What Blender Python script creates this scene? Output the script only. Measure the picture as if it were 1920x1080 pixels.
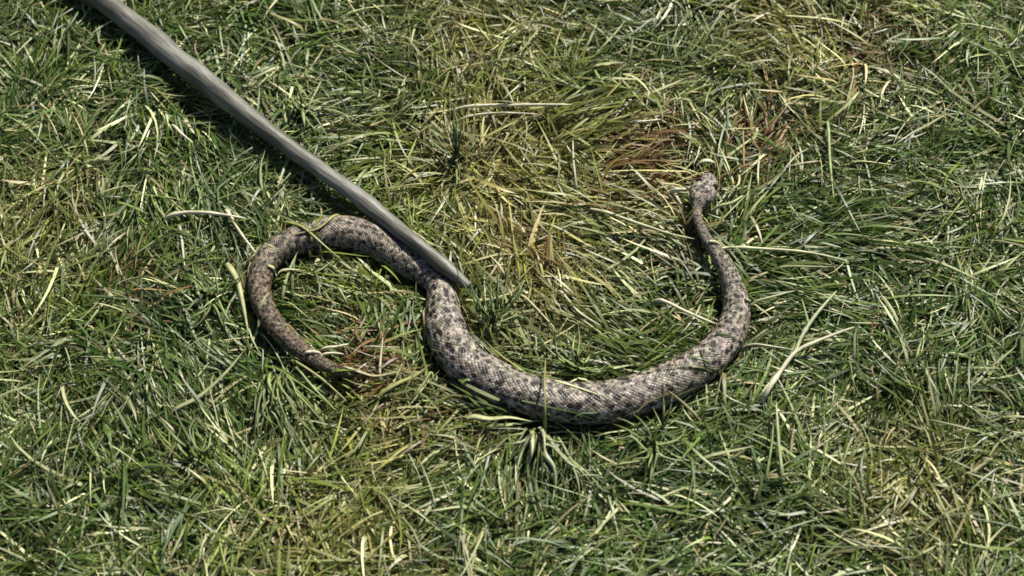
import bpy, math, random
import numpy as np
from mathutils import Vector, Matrix
R = math.radians
rng = np.random.default_rng(7)
random.seed(7)
scene = bpy.context.scene
for o in list(bpy.data.objects): bpy.data.objects.remove(o)

# ------------------------------------------------------------------ camera
DIST, ELEV = 1.60, R(60)
FOCAL, SENS = 60.0, 36.0
cam_d = bpy.data.cameras.new('camera'); cam = bpy.data.objects.new('camera', cam_d)
scene.collection.objects.link(cam); scene.camera = cam
CAM = Vector((0, -DIST*math.cos(ELEV), DIST*math.sin(ELEV)))
cam.location = CAM
cam.rotation_euler = (math.pi/2-ELEV, 0, 0)
cam_d.lens = FOCAL; cam_d.sensor_width = SENS; cam_d.clip_start = .01; cam_d.clip_end = 200
cam_d.dof.use_dof = True; cam_d.dof.focus_distance = DIST; cam_d.dof.aperture_fstop = 4.5
scene.cycles.filter_width = 1.6
scene.render.resolution_x, scene.render.resolution_y = 1024, 576

# ------------------------------------------------------------------ sky, sun, exposure
SUN_TO = Vector((0.38, 0.70, 0.82)).normalized()
sun_el = math.asin(SUN_TO.z); sun_az = math.atan2(SUN_TO.x, SUN_TO.y)
w = bpy.data.worlds.new('World'); scene.world = w; w.use_nodes = True
nt = w.node_tree; nt.nodes.clear()
wo = nt.nodes.new('ShaderNodeOutputWorld'); bg = nt.nodes.new('ShaderNodeBackground'); sk = nt.nodes.new('ShaderNodeTexSky')
sk.sky_type = 'NISHITA'; sk.sun_disc = False; sk.sun_elevation = sun_el; sk.sun_rotation = sun_az
bg.inputs['Strength'].default_value = 0.052
nt.links.new(sk.outputs[0], bg.inputs[0]); nt.links.new(bg.outputs[0], wo.inputs[0])
sd = bpy.data.lights.new('sun', 'SUN'); so = bpy.data.objects.new('sun', sd); scene.collection.objects.link(so)
sd.energy = 5.0; sd.angle = R(.53); sd.color = (1, .96, .885)
so.rotation_euler = SUN_TO.to_track_quat('Z', 'Y').to_euler(); so.location = (0, 0, 3)
scene.view_settings.view_transform = 'Standard'; scene.view_settings.look = 'None'
scene.view_settings.exposure = 0.86; scene.view_settings.gamma = 1

# ------------------------------------------------------------------ helpers
MPP = (SENS/FOCAL*DIST)/1920.0          # metres per photo pixel at the aim point
def ray(px, py):
    d = Vector(((px-960)/1920*SENS/FOCAL, (540-py)/1920*SENS/FOCAL, -1))
    return cam_rot @ d
cam_rot = cam.rotation_euler.to_matrix()
def at(px, py, z=0.0):                  # where the sight line through a photo pixel meets height z
    d = ray(px, py); t = (z-CAM.z)/d.z
    return CAM + d*t
def atv(px, py, z): return np.array(at(px, py, z))
def project(P):                         # world points -> photo pixels (numpy, n x 3)
    M = np.array(cam_rot.transposed()); q = (P-np.array(CAM)) @ M.T
    k = FOCAL/SENS*1920
    return 960+q[:, 0]/-q[:, 2]*k, 540-q[:, 1]/-q[:, 2]*k

def tag(o, label=None, cat=None, group=None, kind=None):
    if label: o['label'] = label
    if cat: o['category'] = cat
    if group: o['group'] = group
    if kind: o['kind'] = kind
    return o
def link(name, me, mat=None, parent=None):
    o = bpy.data.objects.new(name, me); scene.collection.objects.link(o)
    if mat is not None: me.materials.append(mat)
    if parent is not None: o.parent = parent
    return o
def mesh_np(name, V, F, smooth=True, col=None, uv=None):
    """V n x 3, F m x 4 quads"""
    me = bpy.data.meshes.new(name)
    V = np.asarray(V, np.float32); F = np.asarray(F, np.int32)
    k = F.shape[1]
    me.vertices.add(len(V)); me.vertices.foreach_set('co', V.ravel())
    me.loops.add(F.size); me.loops.foreach_set('vertex_index', F.ravel())
    me.polygons.add(len(F))
    me.polygons.foreach_set('loop_start', np.arange(0, F.size, k, dtype=np.int32))
    me.polygons.foreach_set('loop_total', np.full(len(F), k, np.int32))
    if smooth: me.polygons.foreach_set('use_smooth', np.ones(len(F), bool))
    me.update(calc_edges=True)
    if col is not None:
        a = me.attributes.new('tint', 'FLOAT_COLOR', 'POINT')
        c = np.ones((len(V), 4), np.float32); c[:, :3] = col
        a.data.foreach_set('color', c.ravel())
    if uv is not None:
        l = me.uv_layers.new(name='UVMap')
        l.data.foreach_set('uv', np.asarray(uv, np.float32)[F.ravel()].ravel())
    me.validate()
    return me
def catmull(P, n):
    P = np.asarray(P, float); m = len(P)
    # parametrised by chord length
    d = np.r_[0, np.cumsum(np.linalg.norm(np.diff(P[:, :3], axis=0), axis=1))]
    T = np.zeros_like(P)
    T[1:-1] = (P[2:]-P[:-2])/(d[2:]-d[:-2])[:, None]
    T[0] = (P[1]-P[0])/(d[1]-d[0]); T[-1] = (P[-1]-P[-2])/(d[-1]-d[-2])
    s = np.linspace(0, d[-1], n); i = np.clip(np.searchsorted(d, s, 'right')-1, 0, m-2)
    h = (d[i+1]-d[i])[:, None]; t = ((s-d[i])[:, None])/h
    return ((2*t**3-3*t**2+1)*P[i]+(t**3-2*t**2+t)*h*T[i]+(-2*t**3+3*t**2)*P[i+1]+(t**3-t**2)*h*T[i+1])
def vnoise(x, y, scale, seed):
    g = np.random.default_rng(seed).random((128, 128))
    X, Y = x/scale+40, y/scale+40
    xi, yi = np.floor(X).astype(int), np.floor(Y).astype(int); fx, fy = X-xi, Y-yi
    fx, fy = fx*fx*(3-2*fx), fy*fy*(3-2*fy)
    G = lambda a, b: g[a % 128, b % 128]
    return (G(xi, yi)*(1-fx)+G(xi+1, yi)*fx)*(1-fy)+(G(xi, yi+1)*(1-fx)+G(xi+1, yi+1)*fx)*fy

# ------------------------------------------------------------------ materials
def new_mat(name):
    m = bpy.data.materials.new(name); m.use_nodes = True
    n = m.node_tree; p = n.nodes['Principled BSDF']; return m, n, p
def leaf_mat(name, rough=.42, trans=.3, spec=.5):
    m, n, p = new_mat(name); N = n.nodes; L = n.links
    a = N.new('ShaderNodeAttribute'); a.attribute_name = 'tint'
    tc = N.new('ShaderNodeTexCoord'); nz = N.new('ShaderNodeTexNoise'); nz.inputs['Scale'].default_value = 260; nz.inputs['Detail'].default_value = 3
    L.new(tc.outputs['Object'], nz.inputs['Vector'])
    mr = N.new('ShaderNodeMapRange'); mr.inputs[3].default_value = .72; mr.inputs[4].default_value = 1.28
    L.new(nz.outputs[0], mr.inputs[0])
    mx = N.new('ShaderNodeVectorMath'); mx.operation = 'SCALE'
    L.new(a.outputs['Color'], mx.inputs[0]); L.new(mr.outputs[0], mx.inputs['Scale'])
    L.new(mx.outputs[0], p.inputs['Base Color'])
    p.inputs['Roughness'].default_value = rough; p.inputs['Specular IOR Level'].default_value = spec
    t = N.new('ShaderNodeBsdfTranslucent'); ms = N.new('ShaderNodeMixShader'); ms.inputs[0].default_value = trans
    L.new(mx.outputs[0], t.inputs['Color'])
    L.new(p.outputs[0], ms.inputs[1]); L.new(t.outputs[0], ms.inputs[2])
    L.new(ms.outputs[0], N['Material Output'].inputs['Surface'])
    return m
M_GRASS = leaf_mat('grass_blade', .44, .32, .45)
M_DRY = leaf_mat('dry_straw', .5, .15, .4)

def soil_mat():
    m, n, p = new_mat('soil'); N = n.nodes; L = n.links
    tc = N.new('ShaderNodeTexCoord'); a = N.new('ShaderNodeTexNoise'); a.inputs['Scale'].default_value = 35; a.inputs['Detail'].default_value = 8
    b = N.new('ShaderNodeTexNoise'); b.inputs['Scale'].default_value = 3; b.inputs['Detail'].default_value = 5
    L.new(tc.outputs['Object'], a.inputs[0]); L.new(tc.outputs['Object'], b.inputs[0])
    r = N.new('ShaderNodeValToRGB'); r.color_ramp.elements[0].position = .35; r.color_ramp.elements[1].position = .68
    r.color_ramp.elements[0].color = (.016, .013, .008, 1); r.color_ramp.elements[1].color = (.055, .042, .025, 1)
    r2 = N.new('ShaderNodeValToRGB'); r2.color_ramp.elements[0].position = .42; r2.color_ramp.elements[1].position = .6
    r2.color_ramp.elements[0].color = (.03, .045, .012, 1); r2.color_ramp.elements[1].color = (.06, .05, .025, 1)
    L.new(a.outputs[0], r.inputs[0]); L.new(b.outputs[0], r2.inputs[0])
    mx = N.new('ShaderNodeMixRGB'); mx.inputs[0].default_value = .5
    L.new(r.outputs[0], mx.inputs[1]); L.new(r2.outputs[0], mx.inputs[2]); L.new(mx.outputs[0], p.inputs['Base Color'])
    bp = N.new('ShaderNodeBump'); bp.inputs['Distance'].default_value = .006; L.new(a.outputs[0], bp.inputs['Height']); L.new(bp.outputs[0], p.inputs['Normal'])
    p.inputs['Roughness'].default_value = .95
    return m

TAIL_U = 200.0      # scale rows from the tail tip to the pinned bend
def snake_mat():
    m, n, p = new_mat('snake_skin'); N = n.nodes; L = n.links
    uv = N.new('ShaderNodeUVMap'); uv.uv_map = 'UVMap'
    sx = N.new('ShaderNodeSeparateXYZ'); L.new(uv.outputs[0], sx.inputs[0])
    def math_(op, a, b=None, bv=None, clamp=False):
        q = N.new('ShaderNodeMath'); q.operation = op; q.use_clamp = clamp
        for i, v in ((0, a), (1, b if b is not None else bv)):
            if v is None: continue
            if isinstance(v, (int, float)): q.inputs[i].default_value = v
            else: L.new(v, q.inputs[i])
        return q.outputs[0]
    s = math_('ADD', sx.outputs[0], sx.outputs[1]); d = math_('SUBTRACT', sx.outputs[0], sx.outputs[1])
    cb = N.new('ShaderNodeCombineXYZ'); L.new(s, cb.inputs[0]); L.new(d, cb.inputs[1])
    def voro(scale, rand, vec, feat='F1'):
        v = N.new('ShaderNodeTexVoronoi'); v.voronoi_dimensions = '2D'; v.feature = feat
        v.inputs['Scale'].default_value = scale; v.inputs['Randomness'].default_value = rand
        L.new(vec, v.inputs['Vector']); return v
    cell = voro(1.0, .12, cb.outputs[0])            # one cell = one scale
    edge = voro(1.0, .12, cb.outputs[0], 'DISTANCE_TO_EDGE')
    wn = N.new('ShaderNodeTexWhiteNoise'); wn.noise_dimensions = '3D'; L.new(cell.outputs['Color'], wn.inputs['Vector'])
    # warped coordinates for soft blotches a few scales wide
    nz = N.new('ShaderNodeTexNoise'); nz.noise_dimensions = '2D'; nz.inputs['Scale'].default_value = .42; nz.inputs['Detail'].default_value = 2.5
    L.new(uv.outputs[0], nz.inputs['Vector'])
    nz2 = N.new('ShaderNodeTexNoise'); nz2.noise_dimensions = '2D'; nz2.inputs['Scale'].default_value = .11; nz2.inputs['Detail'].default_value = 3
    L.new(uv.outputs[0], nz2.inputs['Vector'])
    fine = N.new('ShaderNodeTexNoise'); fine.noise_dimensions = '2D'; fine.inputs['Scale'].default_value = 3.2; fine.inputs['Detail'].default_value = 3
    L.new(uv.outputs[0], fine.inputs['Vector'])
    # small dark spots, one to two scales across, unevenly sown and of uneven size
    wv = N.new('ShaderNodeVectorMath'); wv.operation = 'ADD'; wsc = N.new('ShaderNodeVectorMath'); wsc.operation = 'SCALE'; wsc.inputs['Scale'].default_value = .9
    L.new(fine.outputs['Color'], wsc.inputs[0]); L.new(uv.outputs[0], wv.inputs[0]); L.new(wsc.outputs[0], wv.inputs[1])
    wv2 = N.new('ShaderNodeVectorMath'); wv2.operation = 'ADD'; wsc2 = N.new('ShaderNodeVectorMath'); wsc2.operation = 'SCALE'; wsc2.inputs['Scale'].default_value = .38
    L.new(wn.outputs['Color'], wsc2.inputs[0]); L.new(wv.outputs[0], wv2.inputs[0]); L.new(wsc2.outputs[0], wv2.inputs[1])
    sp = voro(.46, 1.0, wv2.outputs[0]); spw = N.new('ShaderNodeTexWhiteNoise'); L.new(sp.outputs['Color'], spw.inputs['Vector'])
    size = math_('ADD', math_('MULTIPLY', spw.outputs['Value'], bv=.31), bv=.11)
    spot = N.new('ShaderNodeMapRange'); spot.interpolation_type = 'SMOOTHSTEP'
    L.new(math_('SUBTRACT', sp.outputs['Distance'], size), spot.inputs[0]); spot.inputs[1].default_value = -.07; spot.inputs[2].default_value = .07
    v1 = math_('MULTIPLY', wn.outputs['Value'], bv=.42)
    v2 = math_('MULTIPLY', nz.outputs[0], bv=.80)
    v3 = math_('MULTIPLY', fine.outputs[0], bv=.34)
    v0 = math_('ADD', math_('ADD', v1, v2), v3)
    r = N.new('ShaderNodeValToRGB'); cr = r.color_ramp
    cr.elements[0].position = .42; cr.elements[0].color = (.055, .048, .038, 1)
    cr.elements[1].position = 1.05 if False else 1.0; cr.elements[1].color = (.38, .345, .30, 1)
    for pos, c in ((.56, (.068, .060, .048, 1)), (.72, (.135, .120, .098, 1)), (.88, (.235, .210, .178, 1))):
        e = cr.elements.new(pos); e.color = c
    L.new(v0, r.inputs[0])
    dk = N.new('ShaderNodeMixRGB'); L.new(spot.outputs[0], dk.inputs[0]); dk.inputs[1].default_value = (.011, .009, .008, 1); L.new(r.outputs[0], dk.inputs[2])
    r = dk
    # pinkish / olive drift along the body
    r2 = N.new('ShaderNodeValToRGB'); r2.color_ramp.elements[0].position = .35; r2.color_ramp.elements[1].position = .65
    r2.color_ramp.elements[0].color = (.90, .88, .74, 1); r2.color_ramp.elements[1].color = (1.0, .92, .90, 1)
    L.new(nz2.outputs[0], r2.inputs[0])
    mm = N.new('ShaderNodeMixRGB'); mm.blend_type = 'MULTIPLY'; mm.inputs[0].default_value = 1
    L.new(r.outputs[0], mm.inputs[1]); L.new(r2.outputs[0], mm.inputs[2])
    # browner, darker towards the tail
    tl = N.new('ShaderNodeMapRange'); L.new(sx.outputs[0], tl.inputs[0]); tl.inputs[1].default_value = TAIL_U*.55; tl.inputs[2].default_value = TAIL_U; tl.inputs[3].default_value = 1; tl.inputs[4].default_value = 0
    tm = N.new('ShaderNodeMixRGB'); tm.blend_type = 'MULTIPLY'; tm.inputs[2].default_value = (.66, .58, .48, 1)
    L.new(tl.outputs[0], tm.inputs[0]); L.new(mm.outputs[0], tm.inputs[1]); mm = tm
    # dark skin between the scales
    em = N.new('ShaderNodeMapRange'); em.inputs[1].default_value = .0; em.inputs[2].default_value = .10; em.inputs[3].default_value = .74; em.inputs[4].default_value = 1
    L.new(edge.outputs['Distance'], em.inputs[0])
    sc = N.new('ShaderNodeVectorMath'); sc.operation = 'SCALE'; L.new(mm.outputs[0], sc.inputs[0]); L.new(em.outputs[0], sc.inputs['Scale'])
    L.new(sc.outputs[0], p.inputs['Base Color'])
    hgt = N.new('ShaderNodeMapRange'); hgt.inputs[1].default_value = 0; hgt.inputs[2].default_value = .45; L.new(edge.outputs['Distance'], hgt.inputs[0])
    bp = N.new('ShaderNodeBump'); bp.inputs['Strength'].default_value = .5; bp.inputs['Distance'].default_value = .0008
    L.new(hgt.outputs[0], bp.inputs['Height']); L.new(bp.outputs[0], p.inputs['Normal'])
    p.inputs['Roughness'].default_value = .45; p.inputs['Specular IOR Level'].default_value = .30
    return m

def stick_mat():
    m, n, p = new_mat('weathered_wood'); N = n.nodes; L = n.links
    uv = N.new('ShaderNodeUVMap'); uv.uv_map = 'UVMap'
    mp = N.new('ShaderNodeMapping'); mp.inputs['Scale'].default_value = (38, 330, 1); L.new(uv.outputs[0], mp.inputs[0])
    a = N.new('ShaderNodeTexNoise'); a.inputs['Scale'].default_value = 1; a.inputs['Detail'].default_value = 6; L.new(mp.outputs[0], a.inputs[0])
    mp2 = N.new('ShaderNodeMapping'); mp2.inputs['Scale'].default_value = (9, 25, 1); L.new(uv.outputs[0], mp2.inputs[0])
    b = N.new('ShaderNodeTexNoise'); b.inputs['Scale'].default_value = 1; b.inputs['Detail'].default_value = 4; L.new(mp2.outputs[0], b.inputs[0])
    r = N.new('ShaderNodeValToRGB'); e = r.color_ramp.elements
    e[0].position = .32; e[0].color = (.078, .076, .062, 1); e[1].position = .68; e[1].color = (.195, .187, .155, 1)
    L.new(a.outputs[0], r.inputs[0])
    r2 = N.new('ShaderNodeValToRGB'); e = r2.color_ramp.elements
    e[0].position = .40; e[0].color = (.42, .40, .32, 1); e[1].position = .58; e[1].color = (1, 1, 1, 1)
    L.new(b.outputs[0], r2.inputs[0])
    mm = N.new('ShaderNodeMixRGB'); mm.blend_type = 'MULTIPLY'; mm.inputs[0].default_value = 1
    L.new(r.outputs[0], mm.inputs[1]); L.new(r2.outputs[0], mm.inputs[2]); L.new(mm.outputs[0], p.inputs['Base Color'])
    bp = N.new('ShaderNodeBump'); bp.inputs['Strength'].default_value = .7; bp.inputs['Distance'].default_value = .0012
    L.new(a.outputs[0], bp.inputs['Height']); L.new(bp.outputs[0], p.inputs['Normal'])
    p.inputs['Roughness'].default_value = .48
    return m
M_SNAKE, M_STICK, M_SOIL = snake_mat(), stick_mat(), soil_mat()
M_EYE, _n, _p = new_mat('snake_eye')
_t = _n.nodes.new('ShaderNodeTexNoise'); _t.inputs['Scale'].default_value = 900
_r = _n.nodes.new('ShaderNodeValToRGB'); _r.color_ramp.elements[0].color = (.004, .003, .003, 1); _r.color_ramp.elements[1].color = (.05, .025, .01, 1)
_n.links.new(_t.outputs[0], _r.inputs[0]); _n.links.new(_r.outputs[0], _p.inputs['Base Color'])
_p.inputs['Roughness'].default_value = .08

# ------------------------------------------------------------------ ground
gx = np.unique(np.r_[np.linspace(-30, -1.6, 20), np.linspace(-1.6, 1.6, 90), np.linspace(1.6, 30, 20)])
GX, GY = np.meshgrid(gx, gx, indexing='ij'); n_ = len(gx)
inner = np.clip(1.6-np.maximum(abs(GX), abs(GY)), 0, 1)
GZ = (vnoise(GX, GY, .05, 3)-.5)*.004*np.minimum(inner*3, 1) - .002
ii = np.arange(n_*n_).reshape(n_, n_)
F = np.stack([ii[:-1, :-1], ii[1:, :-1], ii[1:, 1:], ii[:-1, 1:]], -1).reshape(-1, 4)
ground = link('ground', mesh_np('ground', np.stack([GX, GY, GZ], -1).reshape(-1, 3), F), M_SOIL)
tag(ground, kind='structure')

# ------------------------------------------------------------------ snake
# photo x, photo y, half width in photo pixels, height of the axis above ground (None = lying on it)
SP = [(722, 690, 2, .016), (690, 699, 5.5, .019), (650, 698, 9.5, .022), (610, 685, 12.5, .024), (572, 662, 15, .025), (537, 633, 17, .025),
      (508, 598, 19, .024), (490, 560, 21, .023), (488, 522, 23, .022), (505, 485, 25.5, .021), (542, 457, 28, .021), (590, 442, 30, .021),
      (640, 436, 32.5, .021), (690, 447, 32, .018), (735, 472, 31.5, .0150), (775, 495, 30.5, .0140), (805, 513, 29, .0140), (825, 534, 28, .0155),
      (830, 563, 31, .019), (832, 600, 36, .020), (846, 644, 38.5, .020), (875, 683, 39.5, .020), (920, 712, 39.5, .020), (975, 735, 38.5, .020), (1040, 752, 38, .020),
      (1110, 757, 39, .020), (1180, 746, 39, .020), (1250, 720, 38, .020), (1312, 686, 35.5, .020), (1356, 645, 31.5, .0195), (1378, 600, 28, .0195),
      (1379, 558, 24, .020), (1366, 516, 19, .023), (1347, 480, 14.5, .026), (1326, 450, 11, .0275), (1313, 424, 9.5, .0275), (1307, 404, 9.2, .0275),
      (1308, 389, 11.5, .0275), (1313, 373, 22, .0280), (1319, 360, 26.5, .0280), (1327, 345, 21, .0270), (1331, 331, 12.5, .0260), (1333.5, 325, 2.5, .0255)]
ctrl = np.array([[*at(x, y, z), r*MPP] for x, y, r, z in SP])
NR, NS = 900, 48
C = catmull(ctrl, NR); axis, rad = C[:, :3], np.maximum(C[:, 3], .0006)
tan = np.gradient(axis, axis=0); tan /= np.linalg.norm(tan, axis=1)[:, None]
side = np.cross(tan, [0, 0, 1]); side /= np.linalg.norm(side, axis=1)[:, None]
up = np.cross(side, tan)
ds = np.r_[0, np.linalg.norm(np.diff(axis, axis=0), axis=1)]; arc = np.cumsum(ds)
headness = np.clip((arc-(arc[-1]-.042))/.016, 0, 1)
ROWS = 36
u_ = np.cumsum(ds/np.maximum(2*math.pi*np.maximum(rad, .005)/ROWS*1.15, 1e-4))
th = np.linspace(0, 2*math.pi, NS+1) - math.pi/2            # seam on the belly
ct, st = np.cos(th), np.sin(th)
# rounded back, flatter belly; the head is low and broad with cheeks
prof_w = np.sign(ct)*np.abs(ct)**.94
prof_h = np.where(st < 0, st*.80, st*.97)
hw = 1+0*headness; hh = 1-.42*headness
lump = 1+.05*(vnoise(arc*1.0, arc*0, .028, 5)-.5)+.025*(vnoise(arc, arc*0, .009, 6)-.5)
# skin folds where the body bends: fine cross wrinkles on the inner side of each curve
curv = np.gradient(np.unwrap(np.arctan2(tan[:, 1], tan[:, 0])))/np.maximum(np.gradient(arc), 1e-6)
inner_ = np.clip(np.sign(curv)[:, None]*-ct[None], 0, 1)*np.clip(np.abs(curv)/12-.15, 0, 1)[:, None]
wrink = -.055*inner_*(np.clip(np.sin(arc*2*math.pi/.0075+3*vnoise(arc, arc*0, .03, 9)), 0, 1)**2)[:, None]
V = axis[:, None, :] + side[:, None, :]*(prof_w[None]*(rad*hw*lump)[:, None]*(1+wrink))[..., None] + up[:, None, :]*(prof_h[None]*(rad*hh*lump)[:, None]*(1+wrink))[..., None]
# brow ridges
brow = np.exp(-((arc[:, None]-(arc[-1]-.017))/.006)**2)*np.exp(-((np.abs(ct)[None]-.62)/.16)**2)*(st[None] > 0)
V += up[:, None, :]*(brow*.0016)[..., None]
UV = np.stack([np.repeat(u_[:, None], NS+1, 1), np.repeat((th+math.pi/2)[None]/(2*math.pi)*ROWS, NR, 0)], -1)
gi = np.arange(NR*(NS+1)).reshape(NR, NS+1)
F = np.stack([gi[:-1, :-1], gi[:-1, 1:], gi[1:, 1:], gi[1:, :-1]], -1).reshape(-1, 4)
snake = link('snake', mesh_np('snake', V.reshape(-1, 3), F[:, ::-1], uv=UV.reshape(-1, 2)), M_SNAKE)
tag(snake, 'grey-brown snake with dark speckles, curved in an S across the grass under the stick', 'snake')
def ball(name, c, r, mat, parent):
    n1, n2 = 10, 14; vs = []; fs = []
    for i in range(n1+1):
        for j in range(n2):
            a, b = math.pi*i/n1, 2*math.pi*j/n2
            vs.append((c[0]+r*math.sin(a)*math.cos(b), c[1]+r*math.sin(a)*math.sin(b), c[2]+r*math.cos(a)))
    for i in range(n1):
        for j in range(n2): fs.append((i*n2+j, (i+1)*n2+j, (i+1)*n2+(j+1) % n2, i*n2+(j+1) % n2))
    return link(name, mesh_np(name, vs, fs), mat, parent)
k = int(np.argmin(abs(arc-(arc[-1]-.0175))))
for sgn in (-1, 1):
    c = axis[k]+side[k]*sgn*rad[k]*.72+up[k]*rad[k]*.44
    ball('eye', c, .0029, M_EYE, snake)

# ------------------------------------------------------------------ stick
tipz, farz = .032, .031
P0, P1 = atv(886, 533, tipz), atv(443, 195, farz)
sdir = (P1-P0)/np.linalg.norm(P1-P0)
def tube(P, rads, ns, caps=True, wob=0, seed=1, uvl=False):
    P = np.asarray(P, float); n = len(P); rads = np.asarray(rads, float)
    t = np.gradient(P, axis=0); t /= np.linalg.norm(t, axis=1)[:, None]
    ref = np.array([0, 0, 1.]) if abs(t[0, 2]) < .9 else np.array([1., 0, 0])
    s = np.cross(t, ref); s /= np.linalg.norm(s, axis=1)[:, None]; u = np.cross(s, t)
    a = np.linspace(0, 2*math.pi, ns, endpoint=False)
    rr = rads[:, None]*np.ones(ns)
    if wob:
        L_ = np.cumsum(np.r_[0, np.linalg.norm(np.diff(P, axis=0), axis=1)])
        rr = rr*(1+wob*(vnoise(L_[:, None]+0*a, .02*np.abs(a[None]-math.pi)+0*L_[:, None], .03, seed)-.5))
    V = P[:, None]+s[:, None]*(rr*np.cos(a))[..., None]+u[:, None]*(rr*np.sin(a))[..., None]
    g = np.arange(n*ns).reshape(n, ns); g2 = np.roll(g, -1, 1)
    F = np.stack([g[:-1], g2[:-1], g2[1:], g[1:]], -1).reshape(-1, 4)
    V = V.reshape(-1, 3)
    return V, F
SL = 1.15; nst = 160
tt = np.r_[0, .0006, np.linspace(.002, SL, nst)]
SPt = P0[None]+sdir[None]*tt[:, None]
srad = np.interp(tt, [0, .012, .035, .10, .20, .34, 1.2], [.0034, .0050, .0070, .0072, .0080, .0110, .0125])
srad[0] = .0005; srad[1] = .0038
bend = (vnoise(tt, tt*0, .13, 11)-.5)*.007+(vnoise(tt, tt*0, .04, 12)-.5)*.0022
SPt[:, 0] += bend*sdir[1]; SPt[:, 1] -= bend*sdir[0]
for kn in (.13, .37, .52, .80):      # slight knots
    srad += .0011*np.exp(-((tt-kn)/.012)**2)
SV, SF = tube(SPt, srad, 28, wob=.24, seed=21)
suv = np.stack([np.repeat(tt, 28), np.tile(np.abs(np.linspace(-1, 1.07, 28))*.03, len(tt))], -1)
stick = link('stick', mesh_np('stick', SV, SF, uv=suv), M_STICK)
tag(stick, 'weathered grey wooden stick with its tip pressed on the bend of the snake', 'stick')

# ------------------------------------------------------------------ grass
def seg_dist(P):   # plan view
    """distance of points to the snake axis: (3d distance, index, plan distance)"""
    A = axis[::4]; out_i = np.zeros(len(P), int); out_d = np.full(len(P), 9.)
    lo, hi = A.min(0)-.05, A.max(0)+.05
    near = np.where((P[:, 0] > lo[0]) & (P[:, 0] < hi[0]) & (P[:, 1] > lo[1]) & (P[:, 1] < hi[1]))[0]
    A2 = A[:, :2].astype(np.float32)
    for c in np.array_split(near, max(1, len(near)//40000)):
        q = P[c, :2].astype(np.float32)
        d2 = (q**2).sum(1)[:, None]-2*q@A2.T+(A2**2).sum(1)[None]
        i = d2.argmin(1); out_i[c] = i*4; out_d[c] = np.sqrt(np.maximum(d2[np.arange(len(c)), i], 0))
    return out_d, out_i

# colour of the turf itself: dry, brown and yellow patches (photo x, y, radius, weight)
def patch(px, py, L):
    w = np.zeros_like(px)
    for x, y, r, k in L: w = np.maximum(w, k*np.exp(-((px-x)**2+(py-y)**2)/(r*r)))
    return w
DRYP = [(930, 280, 140, .9), (1000, 500, 120, .85), (1180, 300, 130, .7), (980, 380, 150, .75), (720, 800, 110, .55), (860, 800, 80, .4), (620, 520, 70, .25), (1100, 340, 120, .5), (900, 20, 170, .5), (1500, 60, 160, .5), (60, 420, 120, .4), (640, 1010, 140, .5), (1720, 900, 140, .4)]
BRNP = [(1215, 290, 70, 1.1), (1420, 265, 52, .95), (690, 665, 62, .9), (1010, 505, 60, .45), (1320, 330, 60, .35), (740, 770, 60, .45), (1280, 470, 40, .4), (1650, 95, 90, .3), (250, 560, 60, .4)]
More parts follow.
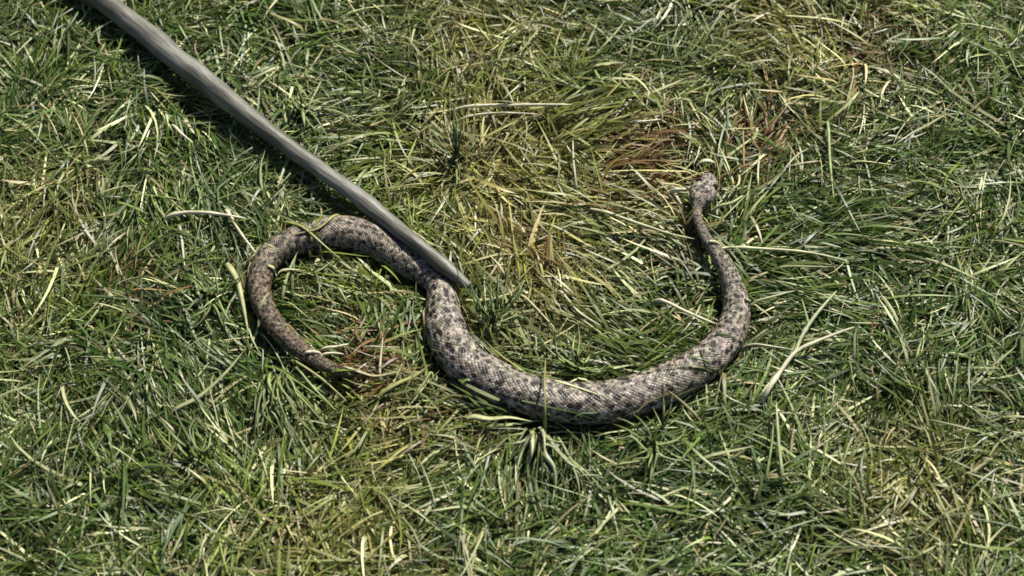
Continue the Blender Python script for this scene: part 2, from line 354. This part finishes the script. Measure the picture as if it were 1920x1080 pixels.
# lie of the grass: (photo x, y, reach, direction in degrees in the picture, 0 = to the right, 90 = up)
LIE = [(1500, 480, 130, 0), (1500, 620, 120, 175), (1180, 420, 110, 165), (1250, 360, 80, 185), (1150, 620, 110, 150), (930, 560, 55, 95), (850, 250, 60, 88), (1000, 860, 90, 262), (390, 840, 110, 120),
       (560, 760, 90, 290), (420, 620, 90, 150), (950, 780, 70, 170), (1080, 250, 90, 20), (640, 560, 90, 160), (1220, 830, 110, 20), (380, 300, 100, 300), (700, 300, 90, 200), (1500, 800, 90, 70), (820, 860, 80, 210)]
def make_blades(n_clump, per, box, lens, widths, hmax, palette, seed, keep=None, nseg=6, sigma=.011):
    g = np.random.default_rng(seed)
    x0, x1, y0, y1 = box
    cx, cy = g.uniform(x0, x1, n_clump), g.uniform(y0, y1, n_clump)
    if keep is not None:
        m = keep(cx, cy, g); cx, cy = cx[m], cy[m]; n_clump = len(cx)
    cpx, cpy = project(np.stack([cx, cy, cx*0], -1))
    cang = (vnoise(cx, cy, .11, seed+1)*3.0+vnoise(cx, cy, .045, seed+2)*1.6)*math.pi + g.normal(0, .45, n_clump)
    lie = np.zeros(n_clump, bool)
    for x, y, r, deg in LIE:
        wgt = np.exp(-((cpx-x)**2+(cpy-y)**2)/(r*r)); m = g.random(n_clump) < wgt*1.1
        cang[m] = R(deg)+g.normal(0, .18, m.sum()); lie |= m
    spread = np.where(lie, .26, np.where(g.random(n_clump) < .28, 2.2, .42))
    chgt = g.uniform(.7, 1.15, n_clump)*(.75+.55*vnoise(cx, cy, .06, seed+5))
    ctone = np.exp(g.normal(0, .22, n_clump)); cyel = np.clip(g.normal(.35, .22, n_clump)+.5*(vnoise(cx, cy, .13, seed+8)-.5), 0, 1)
    cyel = np.clip(cyel-.30*patch(cpx, cpy, [(370, 560, 230, 1), (420, 250, 160, .8), (1000, 880, 260, 1), (1560, 640, 230, .9), (1280, 520, 110, .7)]), 0, 1)
    ci = np.repeat(np.arange(n_clump), per); n = len(ci)
    bx, by = cx[ci]+g.normal(0, sigma, n), cy[ci]+g.normal(0, sigma, n)
    ang = cang[ci]+g.normal(0, 1, n)*spread[ci]
    L = g.uniform(*lens, n)*np.exp(g.normal(0, .15, n)); W = g.uniform(*widths, n)*np.exp(g.normal(0, .16, n))
    H = hmax*chgt[ci]*g.uniform(.45, 1.1, n)
    a0 = R(1)*g.uniform(25, 80, n); a1 = a0-R(1)*g.uniform(35, 105, n)
    dang = g.normal(0, .55, n)*np.where(lie[ci], .5, 1)
    t = np.linspace(0, 1, nseg+1)
    el = a0[:, None]+(a1-a0)[:, None]*t[None]; az = ang[:, None]+dang[:, None]*t[None]**1.5
    step = (L/nseg)[:, None]
    dx, dy, dz = np.cos(el)*np.cos(az)*step, np.cos(el)*np.sin(az)*step, np.sin(el)*step
    cum = lambda d: np.concatenate([np.zeros((n, 1)), np.cumsum(d[:, :-1], 1)], 1)
    X, Y, Z = bx[:, None]+cum(dx), by[:, None]+cum(dy), cum(dz)
    Z = H[:, None]*np.tanh(np.maximum(Z, 0)/H[:, None]) + (g.uniform(.0005, .004, n))[:, None]*t
    # keep clear of the snake: a blade that would lie over the body grows the other way instead
    def near(X, Y):
        d, i = seg_dist(np.stack([X.ravel(), Y.ravel()], -1)); return d.reshape(n, -1), i.reshape(n, -1)
    def softzone(X, Y, sa):
        px, py = project(np.stack([X.ravel(), Y.ravel(), np.full(X.size, .03)], -1)); px, py = px.reshape(X.shape), py.reshape(X.shape)
        return (sa < .05) | (sa > .93) | ((abs(px-586) < 15) & (abs(py-442) < 45)), ((px > 1200) & (px < 1345) & (py > 600) & (py < 712))
    d, i = near(X, Y)
    bad = ((d < rad[i]*.80) & (arc[i] > .05*arc[-1]) & (arc[i] < .93*arc[-1])).any(1)
    sz, hz = softzone(X, Y, arc[i]/arc[-1]); bad &= ~(((sz | hz) & (d < rad[i])).any(1) & (g.random(n) < .6))
    X = np.where(bad[:, None], 2*bx[:, None]-X, X); Y = np.where(bad[:, None], 2*by[:, None]-Y, Y)
    d, i = near(X, Y); r_ = rad[i]; az_ = axis[i][..., 2]; sa = arc[i]/arc[-1]
    soft, half = softzone(X, Y, sa); lucky = g.random(n) < .5
    soft = soft | (half & lucky[:, None])
    edge_ok = (g.random(n) < .22)[:, None] & (d > r_*.62)
    inside = d < r_*.93
    kill = d[:, 0] < r_[:, 0]*.72
    # where tail and neck lie on top of the turf, grass goes on squashed flat underneath
    low_ = az_-.8*r_
    under = (kill | (inside.any(1) & (g.random(n) < .5))) & (np.where(inside, low_, 1).min(1) > .005)
    flat_ = under[:, None] & (d < r_*1.1) & (low_ > .005)
    Z = np.where(flat_, np.minimum(Z, low_-.001), Z)
    kill &= ~under; inside &= ~under[:, None]
    over = inside & (d < r_*.80)
    kill |= (over & ~soft & ~edge_ok).any(1) & (g.random(n) < .985)
    topz = az_+np.sqrt(np.maximum(r_**2-d**2, 0))*np.where(sa > .955, .65, 1.0)+.0010
    Z = np.where(inside & (over | soft | edge_ok) & (Z < topz), topz, Z)
    push = inside & ~over & ~soft
    q = np.stack([X, Y], -1)-axis[i][..., :2]; q /= np.maximum(np.linalg.norm(q, axis=-1, keepdims=True), 1e-6)
    X = np.where(push, axis[i][..., 0]+q[..., 0]*r_, X); Y = np.where(push, axis[i][..., 1]+q[..., 1]*r_, Y)
    kill |= ((sa > .955) & (d < r_*1.05)).any(1) & ~under
    P = np.stack([X, Y, Z], -1)
    ok = ~kill; P, W, ci, ang, L = P[ok], W[ok], ci[ok], ang[ok], L[ok]; n = len(W)
    T = np.gradient(P, axis=1); T /= np.maximum(np.linalg.norm(T, axis=2, keepdims=True), 1e-9)
    S = np.cross(T, np.array([0, 0, 1.])); S /= np.maximum(np.linalg.norm(S, axis=2, keepdims=True), 1e-6); U = np.cross(S, T)
    roll = g.normal(0, .55, n)[:, None]+g.normal(0, .5, n)[:, None]*t[None]
    S = S*np.cos(roll)[..., None]+U*np.sin(roll)[..., None]
    wp = np.minimum(1, .55+1.6*t)*np.sqrt(np.maximum(1-t**2.6, 0)); wp[-1] = .06
    off = S*(W[:, None]*.5*wp[None])[..., None]
    V = np.stack([P-off, P+off], 2).reshape(-1, 3)
    b = np.arange(n)[:, None]*(2*(nseg+1))+2*np.arange(nseg)[None]
    F = np.stack([b, b+1, b+3, b+2], -1).reshape(-1, 4)
    # colour of each blade
    mid = P[:, nseg//2]; px, py = project(mid)
    dry = patch(px, py, DRYP)*(.6+.8*vnoise(mid[:, 0], mid[:, 1], .03, seed+20)); brn = patch(px, py, BRNP)*(.6+.8*vnoise(mid[:, 0], mid[:, 1], .02, seed+21))
    col = palette(g, n, ctone[ci], cyel[ci], dry, brn)
    base = np.array([.20, .19, .09])
    cc = col[:, None]*(1-.35*np.exp(-t/.12)[None, :, None]) + base*.35*np.exp(-t/.12)[None, :, None]
    tipd = np.clip((t-.82)/.18, 0, 1)[None, :, None]*(g.random(n) < .35)[:, None, None]
    cc = cc*(1-tipd*.8)+np.array([.26, .21, .10])*tipd*.8
    return V, F, np.repeat(cc[:, :, None, :], 2, 2).reshape(-1, 3)
def mixc(a, b, t): return a*(1-t[:, None])+b*t[:, None]
G1, G2, G3 = np.array([.034, .076, .009]), np.array([.130, .168, .018]), np.array([.135, .180, .062])
STR, BRN = np.array([.36, .30, .14]), np.array([.165, .080, .030])
def pal_green(g, n, tone, yel, dry, brn):
    c = mixc(np.tile(G1, (n, 1)), G2, np.clip(yel+g.normal(0, .2, n), 0, 1))
    c = mixc(c, G3, np.clip(g.random(n)-.35, 0, 1)*.9)
    pale = (g.random(n) < .15); c[pale] = np.array([.40, .41, .21])
    c = mixc(c, STR*.75, (g.random(n) < np.clip(dry*.75+.04, 0, 1))*g.uniform(.5, 1, n))
    c = mixc(c, np.array([.25, .22, .035]), np.clip(dry, 0, 1)*.7)
    c = mixc(c, BRN, (g.random(n) < np.clip(brn*.8, 0, 1))*g.uniform(.6, 1, n))
    return c*(tone*np.exp(g.normal(0, .25, n)))[:, None]
def pal_dry(g, n, tone, yel, dry, brn):
    c = mixc(np.tile(STR, (n, 1)), np.array([.20, .16, .075]), g.random(n))
    c = mixc(c, np.array([.13, .16, .05]), (g.random(n) < .35)*1.0)
    c = mixc(c, BRN, (g.random(n) < np.clip(brn*1.1+.03, 0, 1))*g.uniform(.6, 1, n))
    return c*(tone*np.exp(g.normal(0, .25, n)))[:, None]

BOX = (-.82, .82, -.60, .68)
V1, F1, C1 = make_blades(6400, 27, BOX, (.034, .085), (.0010, .0029), .025, pal_green, 101,
                         keep=lambda x, y, g: g.random(len(x)) < (.45+.9*vnoise(x, y, .04, 55))*(1-.75*patch(*project(np.stack([x, y, x*0], -1)), BRNP)))
def keep_dry(x, y, g):
    px, py = project(np.stack([x, y, x*0], -1))
    return g.random(len(x)) < .22+.8*patch(px, py, DRYP)+1.0*patch(px, py, BRNP)
V0, F0, C0 = make_blades(3000, 14, BOX, (.018, .036), (.0018, .0034), .010, pal_green, 404, nseg=4, sigma=.016)
V1 = np.vstack([V1, V0]); F1 = np.vstack([F1, F0+len(V1)-len(V0)]); C1 = np.vstack([C1, C0])
grass = link('grass', mesh_np('grass', V1, F1, col=C1), M_GRASS)
tag(grass, 'short matted green grass lying in every direction around the snake', 'grass', kind='stuff')
V2, F2, C2 = make_blades(3600, 12, BOX, (.030, .075), (.0012, .0028), .021, pal_dry, 202, keep=keep_dry, sigma=.016)
thatch = link('dry_grass', mesh_np('dry_grass', V2, F2, col=C2), M_DRY)
tag(thatch, 'dry straw-coloured and brown dead grass mixed through the turf', 'dry grass', kind='stuff')
# turf goes on outside the picture, coarser
def keep_ring(x, y, g): return ~((x > BOX[0]+.02) & (x < BOX[1]-.02) & (y > BOX[2]+.02) & (y < BOX[3]-.02))
V3, F3, C3 = make_blades(4200, 14, (-1.9, 1.9, -1.5, 2.2), (.045, .10), (.003, .0055), .028, pal_green, 303, keep=keep_ring, nseg=4, sigma=.022)
far = link('surrounding_grass', mesh_np('surrounding_grass', V3, F3, col=C3), M_GRASS)
tag(far, 'coarser green turf running on around the snake patch', 'grass', kind='stuff')

# ------------------------------------------------------------------ straws, stems, broad blades
TOP = .0225
def path3(pts, z=TOP, root=True):
    """photo points -> a stem lying on the turf whose first end goes down to its root"""
    P = []
    for p in pts:
        zz = p[2] if len(p) > 2 else z
        P.append(atv(p[0], p[1], zz))
    P = np.array(P)
    if root:
        b = P[0]-(P[1]-P[0])/np.linalg.norm(P[1]-P[0])*.012; b[2] = -.001
        P = np.vstack([b, P])
    return P
PALE, STRAW, OLIVE, LGREEN, TAN = np.array([.50, .46, .31]), np.array([.40, .34, .18]), np.array([.16, .16, .05]), np.array([.20, .25, .09]), np.array([.24, .16, .08])
def clear(P, gap=.0012):
    d, i = seg_dist(P); r_ = rad[i]
    top = axis[i][:, 2]+np.sqrt(np.maximum(r_**2-d**2, 0))+gap
    P = P.copy(); P[:, 2] = np.where(d < r_*.98, np.maximum(P[:, 2], top), P[:, 2]); return P
def stem(label, pts, w=4.5, col=PALE, z=TOP, cat='straw', name='straw', group=None, parent=None, root=True, nn=22):
    P = clear(catmull(path3(pts, z, root), nn)); rr = np.full(nn, w*MPP*.5); t = np.linspace(0, 1, nn)
    rr *= np.clip(1.05-.55*t**2, .2, 1); rr[-1] *= .3
    for kx in (.33, .68): rr *= 1+.35*np.exp(-((t-kx)/.02)**2)
    V, F = tube(P, rr, 7)
    c = np.repeat(col[None]*np.exp(rng.normal(0, .12, nn))[:, None], 7, 0)
    o = link(name, mesh_np(name, V, F, col=c), M_DRY, parent)
    if parent is None: tag(o, label, cat, group)
    return o
def blade_mesh(P, w, col, fold=.35, nn=18, twist=0.0, tip=.05):
    P = clear(catmull(P, nn)); t = np.linspace(0, 1, nn)
    T = np.gradient(P, axis=0); T /= np.linalg.norm(T, axis=1)[:, None]
    S = np.cross(T, [0, 0, 1.]); S /= np.maximum(np.linalg.norm(S, axis=1)[:, None], 1e-6); U = np.cross(S, T)
    a = twist*(t-.3); S2 = S*np.cos(a)[:, None]+U*np.sin(a)[:, None]; U2 = np.cross(S2, T)
    wp = np.minimum(1, .40+1.7*t)*np.maximum(1-t**2.2, 0)**.75; wp[-1] = tip; hw_ = (w*MPP*.5*wp)[:, None]
    lo = P-S2*hw_+U2*hw_*fold; hi = P+S2*hw_+U2*hw_*fold; th_ = .0003
    V = np.stack([lo, P, hi, P-U2*th_], 1).reshape(-1, 3)     # a folded blade with a keel below
    b = np.arange(nn-1)[:, None]*4
    F = np.concatenate([np.stack([b+i, b+j, b+j+4, b+i+4], -1).reshape(-1, 4) for i, j in ((0, 1), (1, 2), (2, 3), (3, 0))])
    c = np.repeat(col[None]*np.exp(rng.normal(0, .10, nn))[:, None], 4, 0); c[1::4] *= 1.15
    return mesh_np('blade', V, F, col=c)
def blade(label, pts, w=9, col=LGREEN, z=TOP, twist=0.0, cat='grass blade', parent=None, name='grass_strand', root=True, fold=.35):
    o = link(name, blade_mesh(path3(pts, z, root), w*.82, col, twist=twist+rng.normal(0, .7), fold=fold*.6), M_GRASS, parent)
    if parent is None: tag(o, label, cat)
    return o
def tuft(label, x, y, leaves, name='grass_tuft'):
    e = bpy.data.objects.new(name, None); scene.collection.objects.link(e); e.location = at(x, y, 0); e.empty_display_size = .02
    tag(e, label, 'grass tuft')
    off = Vector(e.location)
    extra = []
    for pts, w, col, tw in leaves:          # slimmer blades between the broad ones
        for _ in range(2):
            j = rng.normal(0, 14, 2); kf = rng.uniform(.7, 1.5)
            extra.append(([(x+(p[0]-x)*kf+j[0]*(q+1)*.5, y+(p[1]-y)*kf+j[1]*(q+1)*.5, p[2]*rng.uniform(.75, 1.1)) for q, p in enumerate(pts)], rng.uniform(4, 7), np.asarray(col)*rng.uniform(.35, .9)*np.array([1, rng.uniform(.95, 1.1), rng.uniform(.6, .9)]), rng.normal(0, 1)))
    leaves = [([(c_[0]+rng.normal(0, 6), c_[1]+rng.normal(0, 6), c_[2]*rng.uniform(.8, 1.15)) for c_ in p], w_*.66, np.asarray(c)*rng.uniform(.7, 1.1), tw+rng.normal(0, .6)) for p, w_, c, tw in leaves]+extra
    for pts, w, col, tw in leaves:
        P = path3(pts, TOP, False); b = atv(x+rng.uniform(-17, 17), y+rng.uniform(-13, 13), -.001)
        m = (b+P[0])/2; m[2] = P[0][2]*.7
        P = np.vstack([b, m, P]) if np.linalg.norm(P[0]-b) > .006 else np.vstack([b, P])
        me = blade_mesh(P, w, np.asarray(col), twist=tw, fold=.2)
        me.transform(Matrix.Translation(-off))
        link('leaf', me, M_GRASS, e)
    return e

# forked stem right of the snake
fs = stem('pale forked dry stem lying on the turf outside the neck bend', [(1437, 737), (1463, 697), (1492, 660, .027), (1532, 640, .029), (1602, 613, .03)], 8.5, PALE, .025, 'stem', 'forked_stem')
stem('', [(1490, 662, .026), (1505, 628, .027), (1530, 590, .028), (1569, 545, .029)], 7, PALE*np.array([.72, .8, .68]), .026, 'stem', 'branch', parent=fs, root=False)
stem('', [(1517, 612, .0275), (1510, 585, .028), (1503, 560, .029)], 5, LGREEN, .027, 'stem', 'branch', parent=fs, root=False)
stem('thin pale straw running in under the fork of the dry stem', [(1410, 646), (1450, 650), (1488, 656, .023)], 4.5, PALE*.8)
stem('long bent straw pointing at the snake loop beside the straight straw', [(318, 405), (365, 398, .026), (415, 402, .027), (462, 410, .025)], 8, PALE)
stem('straight pale straw whose tip meets the outside of the snake loop', [(426, 396), (450, 435, .026), (482, 478, .026)], 7, PALE*1.05)
blade('long pale blade angled towards the outside of the tail', [(326, 770), (372, 745, .026), (420, 702, .028), (458, 657, .027)], 12, PALE*np.array([.62, .72, .5]))
blade('broad yellowish blade lying along the outside of the snake loop', [(425, 495), (444, 525, .027), (455, 570, .027), (466, 628, .025)], 17, PALE*np.array([.72, .78, .5]))
stem('thick pale straw lying against the inside of the neck bend', [(1238, 563), (1290, 586, .026), (1345, 609, .026)], 7, PALE*1.05)
stem('long pale straw crossing the grass towards the thin neck', [(1112, 393), (1200, 420, .026), (1262, 440, .027), (1302, 448, .027)], 6, PALE*np.array([.8, .85, .7]))
stem('whitish straw lying beyond the grass between stick and head, upper of a pair', [(862, 203), (960, 197, .026), (1072, 196, .026)], 7, PALE*1.05)
stem('whitish straw lying beyond the grass between stick and head, lower of a pair', [(868, 222), (930, 212, .024), (1010, 214, .024)], 5, PALE*.9)
stem('long upright green stem beyond the forked stem and the straight straw', [(1552, 232), (1556, 300, .028), (1563, 372, .027)], 6, LGREEN*1.2)
stem('thin tan stem upright in the small brown patch beyond the snake head', [(1394, 316), (1394, 280, .03), (1393, 243, .035)], 5, TAN*1.6)
stem('thin straw sloping over the dry grass inside the wide bend, shorter one', [(980, 555), (1012, 585, .026), (1042, 618, .025)], 5, STRAW*1.1)
stem('thin straw sloping over the dry grass inside the wide bend, longer one', [(1052, 548), (1085, 585, .027), (1128, 612, .026)], 5.5, PALE*.85)
stem('short whitish straw above the red-brown patch of dead grass', [(1180, 230), (1205, 228, .026), (1240, 224, .026)], 7, PALE*1.05)
stem('thin upright pale straw beside the red-brown patch of dead grass', [(1080, 345), (1075, 300, .027), (1074, 258, .028)], 5, PALE*.8)
stem('green stalk bent over the thick belly part of the snake', [(1022, 812, .02), (1022, 770, .045), (1021, 715, .048), (1023, 672, .035)], 4.5, OLIVE*1.3, cat='grass stalk', name='grass_stalk')
stem('pale stalk lying across the lower flank of the snake before the neck bend', [(1308, 784, .02), (1282, 757, .03), (1253, 733, .045)], 6, STRAW*.8, cat='grass stalk', name='grass_stalk')
stem('thin upright white straw in the brown patch inside the tail curve', [(712, 700), (714, 668, .026), (718, 632, .03)], 5, PALE)
stem('thin straw crossing the upright one inside the tail curve', [(690, 651), (720, 651, .028), (750, 651, .027)], 4.5, PALE*.85)
stem('white straw lying just above the tail, upper of two', [(606, 654), (630, 650, .025), (654, 645, .025)], 6.5, PALE*1.1)
stem('white straw lying just above the tail, lower of two', [(600, 668), (620, 662, .026), (645, 664, .025)], 6, PALE)
blade('curved pale blade lying beside the tip of the tail', [(668, 697, .024), (700, 705, .025), (735, 700, .026), (764, 688, .027)], 8, STRAW*.95)
blade('bent green blade folded over the snake at the top of its loop', [(536, 416), (575, 432, .036), (610, 462, .034), (646, 492, .026)], 9, OLIVE*1.5)
blade('yellow-green blade lying over the snake beside the folded one', [(628, 418), (600, 428, .036), (568, 436, .036), (545, 440, .034)], 9, STRAW*np.array([.75, .85, .6]))
stem('thin green stem, the shorter of two below the forked stem', [(1437, 892), (1446, 840, .028), (1450, 796, .03)], 5, LGREEN)
stem('pale stem, the longer of two below the forked stem', [(1466, 894), (1460, 830, .029), (1455, 752, .03)], 6.5, PALE*np.array([.6, .72, .5]))
stem('long horizontal straw touching the outside of the thin neck', [(1352, 466), (1440, 467, .026), (1520, 474, .026), (1592, 490, .024)], 6, PALE*np.array([.85, .9, .75]))
stem('short thick white straw lying across beside the snake head', [(1262, 357), (1280, 355, .027), (1297, 355, .027)], 9, PALE*1.1)
stem('small hooked straw-coloured stem curling beside the snake head', [(1386, 330), (1384, 346, .028), (1370, 356, .027), (1352, 355, .027)], 5, STRAW*1.2)
stem('pale straw slanting beside the snake neck', [(1346, 388), (1372, 380, .027), (1394, 366, .027)], 7, PALE*np.array([.75, .85, .55]))
stem('stubby white straw in the turf beside the stick', [(325, 236), (342, 252, .026), (362, 268, .025)], 7, PALE*1.1)
stem('short pale straw lying along the shaded side of the stick', [(560, 288), (576, 300, .025), (592, 310, .025)], 8, PALE*.95)
stem('long thin stem sloping from the tail over the turf, upper of two', [(548, 676), (600, 708, .027), (650, 752, .026)], 5, STRAW*np.array([.7, .8, .6]))
stem('long thin stem sloping from the tail over the turf, lower of two', [(556, 690), (585, 724, .026), (628, 768, .025)], 5, LGREEN*1.2)
stem('pale straw pushed up against the outside of the neck bend', [(1418, 566), (1450, 556, .026), (1490, 545, .026)], 5, PALE*np.array([.7, .8, .6]))
stem('thin straw lying between the snake bend and the stick tip', [(798, 452), (770, 432, .03), (738, 412, .03)], 5, STRAW, z=.03)
blade('pale folded blade between the tail and the thick body', [(716, 738), (748, 718, .026), (780, 704, .027), (806, 683, .03)], 13, PALE*np.array([.62, .68, .36]))
blade('hooked pale blade touching the thick body beside the folded blade', [(778, 742), (795, 718, .028), (809, 697, .03), (814, 716, .026)], 9, PALE*np.array([.7, .75, .5]))
blade('short broad pale blade inside the loop under the snake shadow', [(528, 508), (548, 505, .025), (574, 508, .024)], 12, PALE*np.array([.95, 1, .85]))
blade('pale blade slanting inside the snake loop', [(592, 512), (605, 503, .026), (620, 491, .026)], 9, PALE*np.array([.8, .86, .62]))
blade('bright blade slanting across the middle of the loop', [(634, 540), (645, 558, .026), (657, 580, .025)], 10, PALE*np.array([.75, .8, .6]))
blade('broad whitish blade lying below the thick body of the snake', [(886, 782), (918, 786, .026), (955, 783, .028), (997, 790, .026)], 15, PALE*np.array([.85, .95, .7]))
blade('short pale blade resting beside the stick over the turf', [(512, 374), (522, 361, .027), (534, 350, .028)], 9, PALE*np.array([.9, .95, .75]))

PG, MG, DG = LGREEN*1.35, LGREEN, np.array([.07, .12, .04])
PW = np.array([.40, .42, .24])
tuft('pale broad-leaved tuft fanning out below the thick part of the snake', 1008, 806, [
    ([(996, 822, .03), (983, 846, .028), (976, 872, .022)], 15, PW, .3), ([(1000, 820, .034), (998, 846, .034), (992, 880, .026)], 15, PW, -.2),
    ([(1014, 816, .034), (1014, 838, .036), (1018, 858, .03)], 13, PW*.95, .2), ([(1022, 834, .03), (1040, 848, .034), (1052, 856, .03)], 12, PW*.9, .3),
    ([(1026, 850, .03), (1040, 872, .032), (1042, 905, .026)], 25, PW*.85, 0), ([(1052, 838, .028), (1066, 856, .03), (1070, 885, .024)], 14, PW*.8, .4),
    ([(976, 818, .028), (962, 826, .028), (940, 832, .024)], 9, PW*.8, 0), ([(1070, 858, .026), (1092, 876, .028), (1112, 896, .024)], 9, PW*.9, .3), ([(1010, 835, .034), (1008, 860, .034), (1005, 895, .026)], 9, MG, .3)])
tuft('tuft of broad pale leaves just below the snake tail', 520, 706, [
    ([(506, 728, .03), (516, 752, .03), (536, 792, .024)], 13, PG, .2), ([(522, 722, .032), (528, 748, .032), (530, 780, .026)], 12, PG, -.3),
    ([(536, 724, .03), (550, 750, .03), (566, 780, .024)], 9, MG, .3), ([(494, 724, .028), (488, 750, .028), (486, 780, .022)], 9, MG, 0), ([(540, 714, .03), (568, 738, .03), (596, 764, .024)], 8, PG, .2), ([(508, 740, .03), (500, 770, .028), (505, 800, .02)], 8, MG, .5)])
tuft('leafy tuft with pale leaves on the lit side of the stick', 566, 216, [
    ([(564, 206, .032), (568, 230, .032), (566, 258, .026)], 10, PG, .2), ([(552, 204, .03), (534, 198, .03), (520, 222, .022)], 10, PG, .4),
    ([(580, 202, .032), (610, 194, .034), (648, 199, .026)], 10, PW, .2), ([(590, 206, .03), (616, 206, .032), (646, 216, .026)], 13, PW*.9, -.3),
    ([(576, 214, .03), (598, 226, .03), (622, 240, .024)], 9, MG, .3), ([(560, 198, .032), (552, 186, .032), (540, 170, .026)], 9, MG, .2)])
tuft('dark green tuft of long upright blades beside the stick tip', 925, 600, [
    ([(918, 580, .035), (914, 552, .045), (908, 524, .045)], 7, DG*1.4, .3), ([(925, 578, .035), (926, 546, .048), (924, 512, .05)], 7, MG*.7, -.3), ([(934, 580, .034), (942, 552, .045), (948, 520, .046)], 7, DG*1.6, .2),
    ([(942, 586, .03), (962, 560, .04), (978, 540, .036)], 8, MG*.8, .3), ([(912, 590, .03), (898, 570, .038), (888, 548, .036)], 7, DG*1.5, -.2), ([(930, 612, .028), (946, 630, .028), (962, 652, .022)], 8, MG*.8, .1), ([(940, 600, .03), (968, 592, .034), (996, 588, .028)], 8, MG, .2)])
tuft('star-shaped green tuft on the turf below the neck bend', 1225, 838, [
    ([(1205, 832, .028), (1178, 824, .03), (1150, 822, .024)], 9, PG, .2), ([(1212, 852, .028), (1192, 868, .028), (1160, 886, .022)], 8, MG, .3), ([(1228, 858, .028), (1226, 884, .028), (1230, 912, .022)], 9, PG, 0),
    ([(1242, 848, .03), (1268, 862, .03), (1296, 876, .024)], 8, PG*1.1, -.3), ([(1245, 830, .03), (1270, 816, .03), (1296, 810, .024)], 8, MG, .4), ([(1232, 816, .03), (1232, 792, .034), (1226, 766, .03)], 7, MG, .2), ([(1215, 818, .03), (1196, 800, .032), (1172, 790, .026)], 8, MG*.9, .2)])
tuft('tuft of pale slanting blades far out beyond the tail', 372, 862, [
    ([(362, 846, .03), (350, 826, .034), (342, 800, .028)], 9, PG, .2), ([(372, 844, .032), (364, 816, .034), (362, 786, .028)], 8, MG, .1), ([(352, 860, .028), (334, 842, .032), (320, 818, .026)], 9, PG, -.2), ([(384, 848, .03), (396, 826, .032), (402, 796, .026)], 8, MG, .3),
    ([(360, 878, .028), (346, 890, .028), (330, 910, .022)], 8, MG, .1), ([(388, 868, .028), (412, 874, .03), (440, 888, .022)], 8, PG, .1)])
tuft('upright dark green tuft between the stick and the yellow dry grass', 858, 300, [
    ([(852, 280, .034), (850, 250, .045), (848, 218, .044)], 7, DG*1.5, .2), ([(860, 278, .036), (862, 246, .048), (866, 210, .046)], 7, MG*.8, -.2), ([(868, 284, .034), (880, 258, .042), (888, 232, .038)], 7, MG, .2), ([(846, 290, .03), (828, 270, .038), (812, 250, .034)], 7, DG*1.6, .3), ([(856, 316, .028), (854, 336, .03), (850, 362, .024)], 8, MG*.9, .1)])
tuft('small bright tuft pressed against the inside of the wide bend', 1080, 690, [
    ([(1068, 678, .03), (1054, 660, .034), (1046, 640, .028)], 8, MG, .2), ([(1082, 674, .032), (1084, 652, .036), (1080, 628, .03)], 8, PG, -.2), ([(1094, 680, .03), (1114, 664, .034), (1134, 652, .028)], 8, PG, .1), ([(1096, 692, .028), (1122, 690, .03), (1150, 684, .024)], 8, MG*1.1, .1), ([(1064, 690, .028), (1040, 682, .03), (1018, 680, .024)], 9, PG, .3)])
tuft('tuft of long blades beside the outside of the snake loop', 400, 560, [
    ([(388, 548, .03), (372, 530, .034), (350, 520, .028)], 9, PG, .2), ([(402, 542, .032), (402, 516, .036), (394, 488, .03)], 8, MG, .2), ([(412, 572, .028), (430, 592, .03), (452, 612, .024)], 9, PG, -.2), ([(390, 574, .028), (372, 592, .03), (348, 604, .024)], 8, MG, .1), ([(412, 552, .03), (428, 538, .032), (446, 520, .026)], 7, MG, .1)])

# small pale curled leaf in front of the head
wl = np.array([atv(1306, 312, .018), atv(1315, 304, .027), atv(1327, 301, .030), atv(1338, 304, .026), atv(1346, 310, .016)])
o = link('curled_leaf', blade_mesh(wl, 10, np.array([.38, .36, .26]), fold=.25, twist=.3, tip=.4), M_DRY)
tag(o, 'small whitish curled dry leaf right in front of the snake head', 'leaf')
